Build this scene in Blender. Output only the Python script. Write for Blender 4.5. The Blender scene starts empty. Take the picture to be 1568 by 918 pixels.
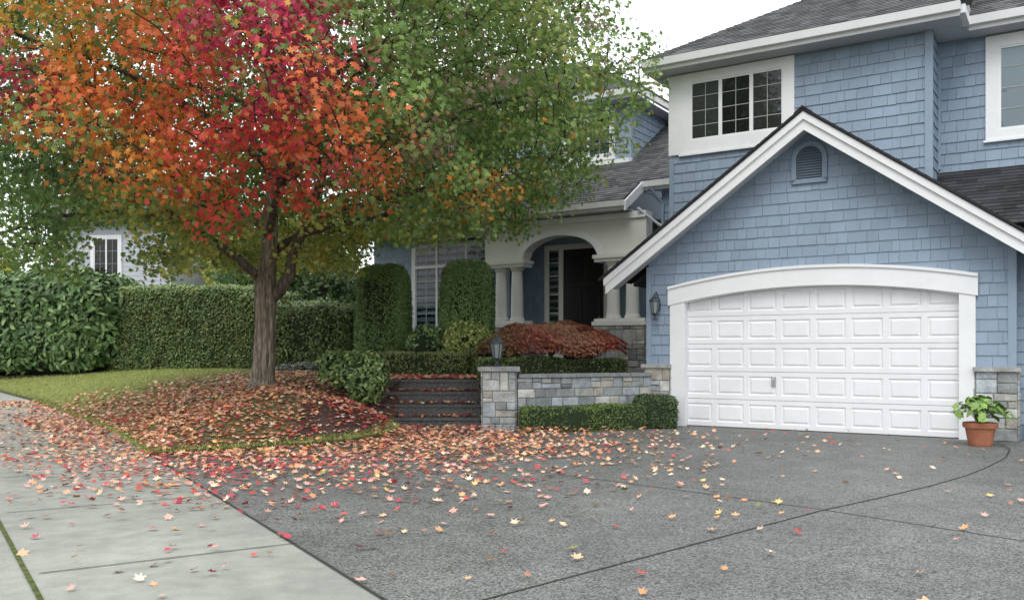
import bpy, bmesh, math, random
import numpy as np
from mathutils import Vector
random.seed(7); rng=np.random.default_rng(11)
scene=bpy.context.scene
scene.view_settings.view_transform='Standard'
try: scene.view_settings.look='None'
except Exception: pass
scene.view_settings.exposure=0

# ------------------------------------------------------------------ materials
def newmat(name):
    m=bpy.data.materials.new(name); m.use_nodes=True
    nt=m.node_tree; nt.nodes.clear()
    return m,nt
def N(nt,t,**k):
    n=nt.nodes.new(t)
    for a,b in k.items(): setattr(n,a,b)
    return n
def mat(name,base=(1,1,1),rough=.6,attr=True,noises=(),bump=None,spec=.4,transl=0,stretch=(1,1,1),metal=0,speck=None):
    m,nt=newmat(name); L=nt.links.new
    out=N(nt,'ShaderNodeOutputMaterial'); b=N(nt,'ShaderNodeBsdfPrincipled')
    b.inputs['Roughness'].default_value=rough; b.inputs['Metallic'].default_value=metal
    b.inputs['Specular IOR Level'].default_value=spec
    tc=N(nt,'ShaderNodeTexCoord'); mp=N(nt,'ShaderNodeMapping'); mp.inputs['Scale'].default_value=stretch
    L(tc.outputs['Object'],mp.inputs['Vector'])
    if attr:
        a=N(nt,'ShaderNodeAttribute',attribute_name='Col')
        mx=N(nt,'ShaderNodeMix',data_type='RGBA',blend_type='MULTIPLY'); mx.inputs[0].default_value=1
        L(a.outputs['Color'],mx.inputs[6]); mx.inputs[7].default_value=(*base,1); cur=mx.outputs[2]
    else:
        r=N(nt,'ShaderNodeRGB'); r.outputs[0].default_value=(*base,1); cur=r.outputs[0]
    for (sc,lo,hi) in noises:
        n=N(nt,'ShaderNodeTexNoise'); n.inputs['Scale'].default_value=sc; n.inputs['Detail'].default_value=4; n.inputs['Roughness'].default_value=.6
        L(mp.outputs[0],n.inputs['Vector'])
        mr=N(nt,'ShaderNodeMapRange'); mr.inputs[1].default_value=.3; mr.inputs[2].default_value=.7; mr.inputs[3].default_value=lo; mr.inputs[4].default_value=hi
        L(n.outputs['Fac'],mr.inputs[0])
        mx=N(nt,'ShaderNodeMix',data_type='RGBA',blend_type='MULTIPLY'); mx.inputs[0].default_value=1
        L(cur,mx.inputs[6]); L(mr.outputs[0],mx.inputs[7]); cur=mx.outputs[2]
    if speck:
        sc,lo,hi=speck
        v=N(nt,'ShaderNodeTexVoronoi'); v.inputs['Scale'].default_value=sc; L(mp.outputs[0],v.inputs['Vector'])
        bw=N(nt,'ShaderNodeSeparateColor'); L(v.outputs['Color'],bw.inputs[0])
        mr=N(nt,'ShaderNodeMapRange'); mr.inputs[3].default_value=lo; mr.inputs[4].default_value=hi; L(bw.outputs[0],mr.inputs[0])
        mx=N(nt,'ShaderNodeMix',data_type='RGBA',blend_type='MULTIPLY'); mx.inputs[0].default_value=1
        L(cur,mx.inputs[6]); L(mr.outputs[0],mx.inputs[7]); cur=mx.outputs[2]
        bp=N(nt,'ShaderNodeBump'); bp.inputs['Strength'].default_value=.6; bp.inputs['Distance'].default_value=.004; bp.invert=True
        L(v.outputs['Distance'],bp.inputs['Height']); L(bp.outputs[0],b.inputs['Normal'])
    L(cur,b.inputs['Base Color'])
    if bump:
        n=N(nt,'ShaderNodeTexNoise'); n.inputs['Scale'].default_value=bump[0]; n.inputs['Detail'].default_value=4
        L(mp.outputs[0],n.inputs['Vector'])
        bp=N(nt,'ShaderNodeBump'); bp.inputs['Strength'].default_value=bump[1]; bp.inputs['Distance'].default_value=bump[2]
        L(n.outputs['Fac'],bp.inputs['Height']); L(bp.outputs[0],b.inputs['Normal'])
    if transl:
        t=N(nt,'ShaderNodeBsdfTranslucent'); L(cur,t.inputs['Color'])
        ms=N(nt,'ShaderNodeMixShader'); ms.inputs[0].default_value=transl
        L(b.outputs[0],ms.inputs[1]); L(t.outputs[0],ms.inputs[2]); L(ms.outputs[0],out.inputs[0])
    else: L(b.outputs[0],out.inputs[0])
    return m
M={}
M['blue']=mat('blue_shake_paint',rough=.65,noises=((2,.92,1.05),(60,.93,1.04)),bump=(90,.35,.003),stretch=(1,1,.25))
M['white']=mat('white_paint',base=(.96,.96,.96),rough=.5,noises=((1.5,.95,1.02),(8,.97,1.01)),bump=(40,.1,.002))
M['roof']=mat('composition_shingle',rough=.9,noises=((1.2,.8,1.2),(150,.6,1.4)),bump=(200,.5,.004),spec=.25)
M['stone']=mat('ledge_stone',base=(1.15,1.15,1.15),rough=.85,noises=((6,.7,1.25),(40,.75,1.2)),bump=(25,.7,.012))
M['bark']=mat('bark',rough=.95,spec=.15,noises=((2.5,.6,1.3),(8,.4,1.5),(20,.5,1.4)),bump=(12,1,.08),stretch=(2.6,2.6,.35))
M['leaf']=mat('maple_leaf',rough=.5,transl=.45)
M['hleaf']=mat('hedge_leaf',rough=.5,spec=.35)
M['litter']=mat('fallen_leaf',rough=.6,noises=((40,.8,1.12),))
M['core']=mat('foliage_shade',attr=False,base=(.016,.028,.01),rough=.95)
M['agg']=mat('exposed_aggregate',base=(.148,.152,.143),attr=False,rough=.65,noises=((.35,.74,1.15),(2.5,.86,1.12)),speck=(85,.3,1.75))
M['conc']=mat('concrete',base=(.325,.335,.295),attr=False,rough=.85,noises=((.6,.7,1.15),(5,.82,1.10),(140,.75,1.2)),bump=(160,.4,.003))
M['joint']=mat('joint',base=(.035,.035,.03),attr=False,rough=.95)
M['moss']=mat('moss_joint',base=(.07,.095,.02),attr=False,rough=.95,noises=((20,.4,1.5),))
M['soil']=mat('lawn_ground',rough=.95,noises=((3,.75,1.2),(50,.6,1.4)),bump=(60,.8,.02))
M['asph']=mat('asphalt',base=(.06,.06,.06),attr=False,rough=.9,noises=((90,.7,1.3),))
M['land']=mat('ground_far',base=(.06,.08,.03),attr=False,rough=.95,noises=((.1,.7,1.3),(2,.7,1.3)))
M['black']=mat('black_metal',base=(.05,.065,.075),attr=False,rough=.4,metal=.2)
M['dark']=mat('dark_interior',attr=True,rough=.9)
M['door']=mat('front_door',base=(.014,.013,.014),attr=False,rough=.35)
M['terra']=mat('terracotta',base=(.34,.13,.07),attr=False,rough=.75,noises=((8,.8,1.15),))
M['brass']=mat('brass',base=(.4,.28,.12),attr=False,rough=.35,metal=1)
M['steel']=mat('brushed_steel',base=(.45,.45,.46),attr=False,rough=.35,metal=.8)
m,nt=newmat('window_glass'); L=nt.links.new
o=N(nt,'ShaderNodeOutputMaterial'); g=N(nt,'ShaderNodeBsdfGlossy'); g.inputs['Roughness'].default_value=.02
t=N(nt,'ShaderNodeBsdfTransparent'); t.inputs[0].default_value=(.8,.85,.85,1); f=N(nt,'ShaderNodeFresnel'); f.inputs[0].default_value=1.45
ms=N(nt,'ShaderNodeMixShader'); L(f.outputs[0],ms.inputs[0]); L(t.outputs[0],ms.inputs[1]); L(g.outputs[0],ms.inputs[2]); L(ms.outputs[0],o.inputs[0]); M['glass']=m

# ------------------------------------------------------------------ mesh helpers
class MB:
    def __init__(s): s.v=[];s.f=[];s.c=[]
    def add(s,vs,fs,col=(1,1,1)):
        o=len(s.v); s.v+= [tuple(p) for p in vs]; s.c+=[col]*len(vs)
        s.f+=[tuple(i+o for i in f) for f in fs]
    def box(s,x0,x1,y0,y1,z0,z1,col=(1,1,1)):
        s.add([(x0,y0,z0),(x1,y0,z0),(x1,y1,z0),(x0,y1,z0),(x0,y0,z1),(x1,y0,z1),(x1,y1,z1),(x0,y1,z1)],
              [(0,3,2,1),(4,5,6,7),(0,1,5,4),(1,2,6,5),(2,3,7,6),(3,0,4,7)],col)
    def prism_y(s,prof,y0,y1,col=(1,1,1)):
        n=len(prof); vs=[(p[0],y0,p[1]) for p in prof]+[(p[0],y1,p[1]) for p in prof]
        s.add(vs,[tuple(range(n)),tuple(range(2*n-1,n-1,-1))]+[(i,(i+1)%n,n+(i+1)%n,n+i)[::-1] for i in range(n)],col)
    def prism_x(s,prof,x0,x1,col=(1,1,1)):
        n=len(prof); vs=[(x0,p[0],p[1]) for p in prof]+[(x1,p[0],p[1]) for p in prof]
        s.add(vs,[tuple(range(n)),tuple(range(2*n-1,n-1,-1))]+[(i,(i+1)%n,n+(i+1)%n,n+i)[::-1] for i in range(n)],col)
    def band(s,lo,hi,y0,y1,col=(1,1,1)):
        n=len(lo); vs=[]
        for y in (y0,y1):
            vs+=[(p[0],y,p[1]) for p in lo]+[(p[0],y,p[1]) for p in hi]
        f=[]
        for i in range(n-1):
            f+=[(i,i+1,n+i+1,n+i),(2*n+i,3*n+i,3*n+i+1,2*n+i+1),(i,2*n+i,2*n+i+1,i+1),(n+i,n+i+1,3*n+i+1,3*n+i)]
        f+=[(0,n,3*n,2*n),(n-1,3*n-1,4*n-1,2*n-1)]
        s.add(vs,f,col)
    def lathe(s,cx,cy,prof,n=20,col=(1,1,1)):
        vs=[];f=[]
        for r,z in prof:
            for k in range(n):
                a=2*math.pi*k/n; vs.append((cx+r*math.cos(a),cy+r*math.sin(a),z))
        for j in range(len(prof)-1):
            for k in range(n): f.append((j*n+k,j*n+(k+1)%n,(j+1)*n+(k+1)%n,(j+1)*n+k))
        f.append(tuple(range(n))[::-1]); f.append(tuple((len(prof)-1)*n+k for k in range(n)))
        s.add(vs,f,col)
    def tube(s,pts,rad,n=8,col=(1,1,1),wob=0):
        vs=[];f=[]; P=[Vector(p) for p in pts]
        for i,p in enumerate(P):
            d=(P[min(i+1,len(P)-1)]-P[max(i-1,0)]).normalized()
            a=d.cross(Vector((.13,1,.2))).normalized(); b=d.cross(a)
            for k in range(n):
                t=2*math.pi*k/n; r=rad[i]*(1+wob*math.sin(3*t+i*.25)+wob*.6*math.sin(7*t+.5*i)+wob*.5*math.sin(11*t-.3*i))
                vs.append(p+a*math.cos(t)*r+b*math.sin(t)*r)
        for j in range(len(P)-1):
            for k in range(n): f.append((j*n+k,j*n+(k+1)%n,(j+1)*n+(k+1)%n,(j+1)*n+k))
        f.append(tuple((len(P)-1)*n+k for k in range(n)))
        s.add(vs,f,col)
    def obj(s,name,m,parent=None,smooth=False,clip=None,bevel=0):
        me=bpy.data.meshes.new(name); me.from_pydata(s.v,[],s.f)
        at=me.attributes.new('Col','FLOAT_COLOR','POINT')
        at.data.foreach_set('color',np.array([(*c,1) for c in s.c],dtype=np.float32).ravel())
        if clip:
            bm=bmesh.new(); bm.from_mesh(me)
            for co,no in clip:
                bmesh.ops.bisect_plane(bm,geom=bm.verts[:]+bm.edges[:]+bm.faces[:],plane_co=co,plane_no=no,clear_outer=True)
            bm.to_mesh(me); bm.free()
        me.materials.append(m)
        if smooth: me.polygons.foreach_set('use_smooth',[True]*len(me.polygons))
        me.update()
        o=bpy.data.objects.new(name,me); scene.collection.objects.link(o)
        if parent: o.parent=parent
        if bevel:
            b=o.modifiers.new('b','BEVEL'); b.width=bevel; b.segments=2; b.limit_method='ANGLE'
        return o
def empty(name,loc=(0,0,0),rz=0):
    e=bpy.data.objects.new(name,None); scene.collection.objects.link(e); e.location=loc; e.rotation_euler=(0,0,rz); return e
def nrm(a): return a/np.maximum(np.linalg.norm(a,axis=1,keepdims=True),1e-9)

_h=[(0,1.0),(17,.52),(48,.92),(72,.42),(108,.68),(150,.34)]
MAPLE=[(r*math.sin(math.radians(a)),r*math.cos(math.radians(a))) for a,r in _h]+[(0,-.28)]+[(-r*math.sin(math.radians(a)),r*math.cos(math.radians(a))) for a,r in _h[:0:-1]]
DIAM=[(0,1),(.45,.1),(0,-1),(-.45,.1)]
OVAL=[(0,1),(.38,.45),(.42,-.2),(0,-1),(-.42,-.2),(-.38,.45)]
def leaves(name,C,Nr,S,COL,shape,m,parent=None,curl=.25,droop=None):
    n=len(C); K=len(shape); sh=np.array(shape)
    Nr=nrm(Nr); ref=rng.normal(size=(n,3))
    if droop is not None: ref=ref*(1-droop)+np.array([0,0,-1.])*droop*2
    B=nrm(ref-Nr*np.sum(ref*Nr,axis=1,keepdims=True)); T=np.cross(B,Nr)
    r2=(sh**2).sum(1)
    cu=curl*rng.uniform(.2,1.6,size=n)
    V=C[:,None,:]+S[:,None,None]*(sh[None,:,0,None]*T[:,None,:]+sh[None,:,1,None]*B[:,None,:]-(cu[:,None]*r2[None,:])[:,:,None]*Nr[:,None,:])
    me=bpy.data.meshes.new(name)
    me.vertices.add(n*K); me.vertices.foreach_set('co',V.astype(np.float32).ravel())
    me.loops.add(n*K); me.loops.foreach_set('vertex_index',np.arange(n*K,dtype=np.int32))
    me.polygons.add(n); me.polygons.foreach_set('loop_start',np.arange(0,n*K,K,dtype=np.int32))
    try: me.polygons.foreach_set('loop_total',np.full(n,K,dtype=np.int32))
    except Exception: pass
    me.update(calc_edges=True)
    at=me.attributes.new('Col','FLOAT_COLOR','POINT')
    cc=np.ones((n,K,4),dtype=np.float32); cc[:,:,:3]=np.clip(COL,0,1)[:,None,:]
    at.data.foreach_set('color',cc.ravel()); me.materials.append(m)
    o=bpy.data.objects.new(name,me); scene.collection.objects.link(o)
    if parent: o.parent=parent
    return o

_w=rng.normal(size=(3,10,3)); _p=rng.uniform(0,6.28,size=(3,10))
def sn(P,sc,k=0):
    P=np.asarray(P,dtype=float)*sc
    return np.sin(P@_w[k].T+_p[k]).mean(axis=1)*1.6

# ------------------------------------------------------------------ terrain
def ez(y): return np.interp(y,[0,12,17.3,22.5,60],[0,0,.12,.35,1.6])
SR=[(4.6,-4),(1.9,.6),(-.73,4.96),(-2.8,8.4),(-4.84,11.8),(-6.6,14.6),(-8.6,17.3),(-10.8,20.0),(-13.1,22.5),(-19,28),(-45,50)]
DE=[(-4.84,11.8),(-4.35,12.05),(-3.79,12.30),(-2.92,12.85),(-2.45,13.25),(-2.1,13.9),(-1.95,14.7),(-2.08,15.5)]
OPEN=SR[4:][::-1]+DE[1:]
def dist(P,line):
    d=np.full(len(P),1e9); q=np.zeros_like(P)
    for a,b in zip(line[:-1],line[1:]):
        a=np.array(a);b=np.array(b); ab=b-a
        t=np.clip(((P-a)@ab)/(ab@ab),0,1)[:,None]; c=a+t*ab; dd=np.linalg.norm(P-c,axis=1)
        mk=dd<d; d[mk]=dd[mk]; q[mk]=c[mk]
    return d,q
def inside(P,poly):
    x,y=P[:,0],P[:,1]; r=np.zeros(len(P),bool)
    for (x1,y1),(x2,y2) in zip(poly,poly[1:]+poly[:1]):
        if y1==y2: continue
        c=((y1>y)!=(y2>y))&(x<(x2-x1)*(y-y1)/(y2-y1)+x1); r^=c
    return r
LAWN=OPEN+[(-2.1,17.0),(-.5,17.0),(-.5,15.95),(0.1,15.95),(2.7,17.2),(9,27),(9,60),(-45,60)]
def hgt(P):
    P=np.asarray(P,dtype=float); d,q=dist(P,OPEN); e=ez(q[:,1])
    R=np.interp(P[:,0],[-5,-2.8,-2.1],[5.0,2.2,1.8]); t=np.clip(d/R,0,1)
    h=e+.05+(.85-e)*np.sin(t*math.pi/2)
    h=np.where((P[:,0]>-2.15)&(P[:,1]>16.5),.88,h)
    return h+.02*sn(np.c_[P,P[:,0]*0],1.5)*np.clip(d*2,0,1)
def lawn():
    V=[];F=[]
    def build(x0,x1,y0,y1,s):
        xs=np.arange(x0,x1+s*.5,s); ys=np.arange(y0,y1+s*.5,s); X,Y=np.meshgrid(xs,ys); P=np.c_[X.ravel(),Y.ravel()]
        ins=inside(P,LAWN); _,q=dist(P,LAWN+[LAWN[0]]); Q=np.where(ins[:,None],P,q)
        ins2=ins.reshape(X.shape); base=len(V)
        h=hgt(Q)
        for p,z in zip(Q,h): V.append((p[0],p[1],float(z)))
        w=len(xs)
        for j in range(len(ys)-1):
            for i in range(w-1):
                c=[ins2[j,i],ins2[j,i+1],ins2[j+1,i+1],ins2[j+1,i]]
                if sum(c)>=1: F.append((base+j*w+i,base+j*w+i+1,base+(j+1)*w+i+1,base+(j+1)*w+i))
    build(-16,9,11.4,27,.16); build(-45,-16,18,60,.8); build(-16,9,27,60,1.0)
    mb=MB(); mb.v=V; mb.f=F
    P=np.array(V); n=sn(P*[1,1,0],.9)
    gr=np.clip((-5.5-P[:,0])/3+ .6*n,0,1)[:,None]
    bed=((P[:,0]>-3.3))[:,None]
    c=np.array([.12,.10,.045])*(1-gr)+np.array([.20,.22,.055])*gr
    c=np.where(bed,np.array([.07,.04,.035]),c)
    d,_=dist(P[:,:2],OPEN); c=np.where((d<.12)[:,None],np.array([.09,.11,.03]),c)
    c=np.where((P[:,1]>25)[:,None],np.array([.05,.035,.02]),c)
    mb.c=[tuple(x) for x in c]
    return mb.obj('lawn',M['soil'],smooth=True)
lawn()
mb=MB()
for a,b in zip(OPEN[:-1],OPEN[1:]):
    za,zb=float(ez(a[1])),float(ez(b[1]))
    mb.add([(a[0],a[1],za-.1),(b[0],b[1],zb-.1),(b[0],b[1],zb+.06),(a[0],a[1],za+.06)],[(0,1,2,3)],(.08,.08,.03))
mb.obj('lawn_edge',M['soil'])
mb=MB(); mb.box(-1500,1500,-1500,1500,-.4,-.2); mb.obj('ground',M['land'])
mb=MB(); poly=[(x,y) for x,y in SR[:5]]+DE[1:]+[(-2.2,18),(14,18),(30,10),(30,-4)]
mb.add([(x,y,0) for x,y in poly]+[(x,y,-.2) for x,y in poly],[tuple(range(len(poly)))[::-1]]+[(i,(i+1)%len(poly),len(poly)+(i+1)%len(poly),len(poly)+i) for i in range(len(poly))])
mb.obj('driveway',M['agg'])
def offs(line,d):
    o=[]
    for i,p in enumerate(line):
        a=np.array(line[max(i-1,0)]);b=np.array(line[min(i+1,len(line)-1)]); t=(b-a)/np.linalg.norm(b-a)
        w=d+float(np.interp(p[1],[2,4.96,8.4,12],[-.14,-.02,.22,.40]))
        o.append(tuple(np.array(p)+w*np.array([-t[1],t[0]])))
    return o
def strip(mb,l1,l2,dz=0,z=None,col=(1,1,1)):
    n=len(l1); vs=[]
    for l in (l1,l2):
        for p,q in zip(l,l1): vs.append((p[0],p[1],float(ez(q[1]))+dz))
    mb.add(vs,[(i,i+1,n+i+1,n+i) for i in range(n-1)],col)
mb=MB(); W=1.60
strip(mb,SR,offs(SR,W),.006); mb.obj('sidewalk',M['conc'])
mb=MB(); strip(mb,offs(SR,W+.02),offs(SR,W+.32),.004)
a=offs(SR,W+.32); b=offs(SR,W+.35); n=len(a)
mb.add([(p[0],p[1],float(ez(q[1]))+.004) for p,q in zip(a,SR)]+[(p[0],p[1],float(ez(q[1]))-.19) for p,q in zip(b,SR)],[(i,i+1,n+i+1,n+i) for i in range(n-1)])
mb.obj('kerb',M['conc'])
mb=MB(); strip(mb,offs(SR,W+.35),offs(SR,W+9),-.14); mb.obj('road',M['asph'])
mb=MB(); strip(mb,offs(SR,W-.006),offs(SR,W+.026),.012); mb.obj('moss_seam',M['moss'])
def seam(mb,pts,w,z=.004):
    for a,b in zip(pts[:-1],pts[1:]):
        a=np.array(a,dtype=float);b=np.array(b,dtype=float);t=(b-a)/np.linalg.norm(b-a);nn=np.array([-t[1],t[0]])*w/2; a=a-t*w*.3
        za=float(ez(a[1]));zb=float(ez(b[1]))
        mb.add([(*(a-nn),za+z),(*(b-nn),zb+z),(*(b+nn),zb+z),(*(a+nn),za+z)],[(0,1,2,3)])
mb=MB()
seam(mb,[(-.9,4.5),(-.16,4.96),(2.69,7.71),(3.5,8.4),(4.28,9.09),(5.1,9.9),(5.71,10.6),(6.5,11.6),(7.06,12.5),(7.3,13.3)],.018)
seam(mb,[(-2.9,13.2),(1.25,9.31),(2.74,7.78),(3.77,6.49),(5.2,4.6)],.015)
for yy in (4.1,6.27,8.4,10.5,12.7,15.0,17.5):
    x=np.interp(-yy,[-p[1] for p in SR[::-1]],[p[0] for p in SR[::-1]]); wv=1.38+.3*min(1,max(0,(yy-5)/6))
    seam(mb,[(x,yy+.15),(x-wv,yy-.72*wv/1.38)],.014,.012)
seam(mb,SR[:5],.025,.012)
mb.obj('pavement_joints',M['joint'])

# ------------------------------------------------------------------ HOUSE (local frame)
TH=math.atan2(-.540,.841)
house=empty('blue_house',(3.144,16.58,0),TH)
def H2W(P):
    P=np.asarray(P,dtype=float); c,s=math.cos(TH),math.sin(TH)
    return np.c_[3.144+P[:,0]*c-P[:,1]*s,16.58+P[:,0]*s+P[:,1]*c,P[:,2]]
BL=(.245,.315,.40)
def shakes(mb,P,a0,a1,b0,b1,row=.19,wr=(.12,.32),th=.022,gap=.006,base=BL,var=.07,rej=None):
    b=b0
    while b<b1:
        bt=min(b+row+.01,b1); a=a0-random.uniform(0,.1)
        while a<a1:
            w=random.uniform(*wr); x0=max(a,a0);x1=min(a+w-gap,a1); a+=w
            if x1-x0<.01: continue
            if rej and rej(x0,x1,b,bt): continue
            k=1+random.uniform(-var,var); j=random.uniform(-.004,.004); col=tuple(c*k for c in base)
            t=th*random.uniform(.85,1.15)
            vs=[P(x0,b+j,t),P(x1,b+j,t),P(x1,bt,.003),P(x0,bt,.003),P(x0,b+j,0),P(x1,b+j,0)]
            mb.add(vs,[(0,1,2,3),(4,5,1,0),(4,0,3),(5,2,1)],col)
        b+=row
PK=2.43; ZP=5.46; SL=.71
arc=lambda u,ze,zc,hw: ze+(zc-ze)*(1-((u-PK)/hw)**2)
wall=MB()
us=np.linspace(.13,4.72,17)
prof=[(-.62,0),(.13,0)]+[(u,arc(u,2.31,2.53,2.295)) for u in us]+[(4.72,0),(5.48,0),(5.48,3.05),(PK,5.2),(-.62,3.05)]
wall.add([(p[0],0,p[1]) for p in prof],[tuple(range(len(prof)))],BL)
wall.box(-.62,-.5,.005,6,0,3.0,BL); wall.box(5.36,5.48,.005,3,0,3.0,BL)
UL=-.47
wall.box(UL,4.21,.77,9,2.6,6.84,BL)
wall.box(4.22,12,1.6,9,0.1,6.84,BL)
wall.box(5.49,12,.35,1.5,0,3.2,BL)
wall.box(-11.3,-6.5,4.2,9,.6,4.7,BL)
wall.box(-6.5,-2.05,5.0,9,.6,4.7,BL)
wall.box(-2.05,-.63,4.0,9,.3,5.3,BL)
wall.box(-11.0,-3.35,5.02,11,4.71,7.85,BL)
wall.obj('walls',M['blue'],house)
F=lambda v:(lambda a,b,c:(a,v-c,b))
S=lambda u:(lambda a,b,c:(u+c,a,b))
sk=MB()
def rj(x0,x1,b0,b1):
    if x1>.03 and x0<4.82 and b0<arc((x0+x1)/2,2.31,2.55,2.4): return True
    if x0<-.02 and b1<1.05: return True
    if x1>4.9 and b1<1.05: return True
    return False
shakes(sk,F(0),-.62,5.48,0,5.3,rej=rj)
g=sk.obj('garage_siding',M['blue'],house,clip=[((PK,0,ZP-.2),(SL,0,1)),((PK,0,ZP-.2),(-SL,0,1))])
sk=MB()
shakes(sk,F(.77),UL,4.21,3.0,6.83,rej=lambda x0,x1,b0,b1:x0>-.45 and x1<1.9 and b0>5.3)
shakes(sk,S(4.21),.77,1.6,3.4,6.83)
shakes(sk,F(1.6),4.24,8.6,4.3,6.83,rej=lambda x0,x1,b0,b1:x0>5.0 and x1<6.6 and b0>5.0)
shakes(sk,F(.35),5.5,8.6,.25,3.2)
shakes(sk,F(4.2),-11.3,-6.5,.9,4.7)
shakes(sk,F(5.0),-6.5,-2.05,1.0,4.65)
shakes(sk,F(4.0),-2.05,-.64,2.8,5.3)
shakes(sk,F(5.02),-11,-3.35,4.8,7.83)
shakes(sk,S(-3.35),5.02,9,5.6,7.83)
shakes(sk,lambda a,b,c:(-.62-c,a,b),0,3,0,3)
sk.obj('shake_siding',M['blue'],house)
cb=MB(); BB=(.255,.325,.41)
cb.box(5.40,5.515,-.03,.06,1.1,3.02,BB); cb.box(-.655,-.555,-.03,.06,1.1,3.0,BB)
cb.box(4.12,4.245,.735,.80,3.6,6.83,BB); cb.box(UL-.035,UL+.05,.735,.8,3.4,5.2,BB)
cb.box(4.215,4.27,1.555,1.6,4.6,6.83,BB)
cb.box(-3.42,-3.31,4.985,5.06,6.2,7.83,BB)
cb.obj('corner_boards',M['blue'],house)
WH=(.80,.81,.82)
tr=MB()
us=np.linspace(-.2,4.99,25); hw=2.6
lo=[(u,arc(u,2.29,2.53,2.45)) for u in us]; hi=[(u,arc(u,2.56,2.83,hw)) for u in us]
tr.band(lo,hi,-.075,-.002,WH)
tr.band([(u,z) for u,z in hi],[(u,z+.05) for u,z in hi],-.105,-.002,WH)
tr.box(-.165,.13,-.055,.12,0,2.42,WH); tr.box(4.72,4.955,-.055,.12,0,2.42,WH)
us2=np.linspace(.13,4.72,17)
tr.band([(u,arc(u,2.31,2.53,2.295)-.012) for u in us2],[(u,arc(u,2.31,2.53,2.295)+.03) for u in us2],-.03,.12,WH)
def rake(y0,y1,top,th,ext=0):
    for s in (-1,1):
        e=3.71+ext; x1=PK+s*e
        pr=[(PK,ZP-top),(x1,ZP-top-SL*e),(x1,ZP-top-SL*e-th),(PK,ZP-top-th)]
        if s>0: pr=pr[::-1]
        tr.prism_y(pr,y0,y1,WH)
rake(-.53,-.49,.045,.30); rake(-.575,-.532,.04,.13,.02)
for s in (-1,1):
    x1=PK+s*3.71
    pr=[(PK,ZP-.2),(x1,ZP-.2-SL*3.71),(x1,ZP-.23-SL*3.71),(PK,ZP-.23)]
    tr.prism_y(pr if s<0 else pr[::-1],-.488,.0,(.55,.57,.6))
def eave(u0,u1,v,vw,z):
    tr.prism_x([(v-.10,z),(v-.07,z-.13),(v+.03,z-.13),(v+.03,z)],u0,u1,WH)
    tr.box(u0+.02,u1-.02,v+.032,v+.06,z-.2,z-.01,WH)
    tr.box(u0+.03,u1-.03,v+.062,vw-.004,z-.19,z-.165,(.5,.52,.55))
eave(-.85,4.72,.22,.77,7.02)
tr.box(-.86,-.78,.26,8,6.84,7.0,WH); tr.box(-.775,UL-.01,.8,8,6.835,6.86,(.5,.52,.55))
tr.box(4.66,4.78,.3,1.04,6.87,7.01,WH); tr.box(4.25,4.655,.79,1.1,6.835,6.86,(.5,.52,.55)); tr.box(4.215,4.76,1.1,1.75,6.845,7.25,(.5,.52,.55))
eave(4.73,12,1.07,1.6,7.02)
eave(-12,-2.42,2.78,4.2,4.86); eave(-2.5,-.62,3.72,4.0,5.42)
tr.prism_x([(2.72,4.84),(2.72,4.62),(3.75,5.22),(3.75,5.46)],-2.44,-2.39,WH)
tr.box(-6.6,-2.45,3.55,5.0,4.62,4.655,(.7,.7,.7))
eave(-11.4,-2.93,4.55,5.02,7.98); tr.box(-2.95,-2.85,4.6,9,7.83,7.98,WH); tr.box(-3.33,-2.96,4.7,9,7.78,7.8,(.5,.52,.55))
tr.box(-11,-3.3,4.9,5.0,6.15,6.33,WH); tr.box(-3.34,-3.29,4.9,5.06,6.15,6.33,WH)
HZ=4.66; u0,u1=-6.62,-2.1; aL,aR=-5.48,-3.36; ac=(aL+aR)/2; aw=(aR-aL)/2
ar=lambda u:3.67+.56*math.sqrt(max(0,1-((u-ac)/aw)**2))
ul=list(np.linspace(aL,aR,25)); CR=(.76,.75,.71)
tr.band([(u,ar(u)) for u in ul],[(u,HZ) for u in ul],3.2,3.55,CR)
tr.box(u0,aL,3.2,3.55,3.67,HZ,CR); tr.box(aR,u1,3.2,3.55,3.67,HZ,CR)
ar2=lambda u:3.67+.72*math.sqrt(max(0,1-((u-ac)/(aw+.16))**2)); ul2=list(np.linspace(aL-.16,aR+.16,29))
tr.band([(u,3.67+.565*math.sqrt(max(0,1-((u-ac)/(aw+.001))**2))) for u in ul2],[(u,ar2(u)+.001) for u in ul2],3.16,3.2,WH)
tr.box(u0-.02,u1,3.14,3.2,4.5,4.64,WH)
for (p0,p1) in ((-6.62,-5.42),(-3.42,-2.1)):
    tr.box(p0-.03,p1+.03,3.10,3.62,3.60,3.69,CR); tr.box(p0,p1,3.14,3.58,3.52,3.60,CR)
    tr.box(p0-.04,p1+.04,3.08,3.64,2.0,2.10,CR); tr.box(p0,p1,3.13,3.59,2.10,2.17,CR)
for cu in (-6.22,-5.74,-3.02,-2.52):
    tr.lathe(cu,3.36,[(.19,2.17),(.19,2.22),(.165,2.25),(.16,2.3),(.155,2.8),(.135,3.4),(.135,3.42),(.16,3.44),(.165,3.47),(.19,3.49),(.19,3.52)],24,CR)
tr.obj('white_trim',M['white'],house)
ds=MB(); ds.tube([(-2.2,3.6,5.25),(-2.05,3.9,4.95),(-2.0,3.93,4.9),(-2.0,3.93,1.0)],[.04]*4,8,BL); ds.tube([(-2.25,3.05,4.7),(-1.9,3.4,4.35),(-1.4,3.8,4.0)],[.035]*3,8,(.7,.72,.75)); ds.obj('downspout',M['white'],house)
vt=MB(); ctr=2.40; VB=(.215,.28,.365)
def vring(r,z0,zs,n=14): return [(ctr-r,z0)]+[(ctr+r*math.cos(math.pi-math.pi*k/n),zs+r*math.sin(math.pi*k/n)) for k in range(n+1)]+[(ctr+r,z0)]
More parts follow.
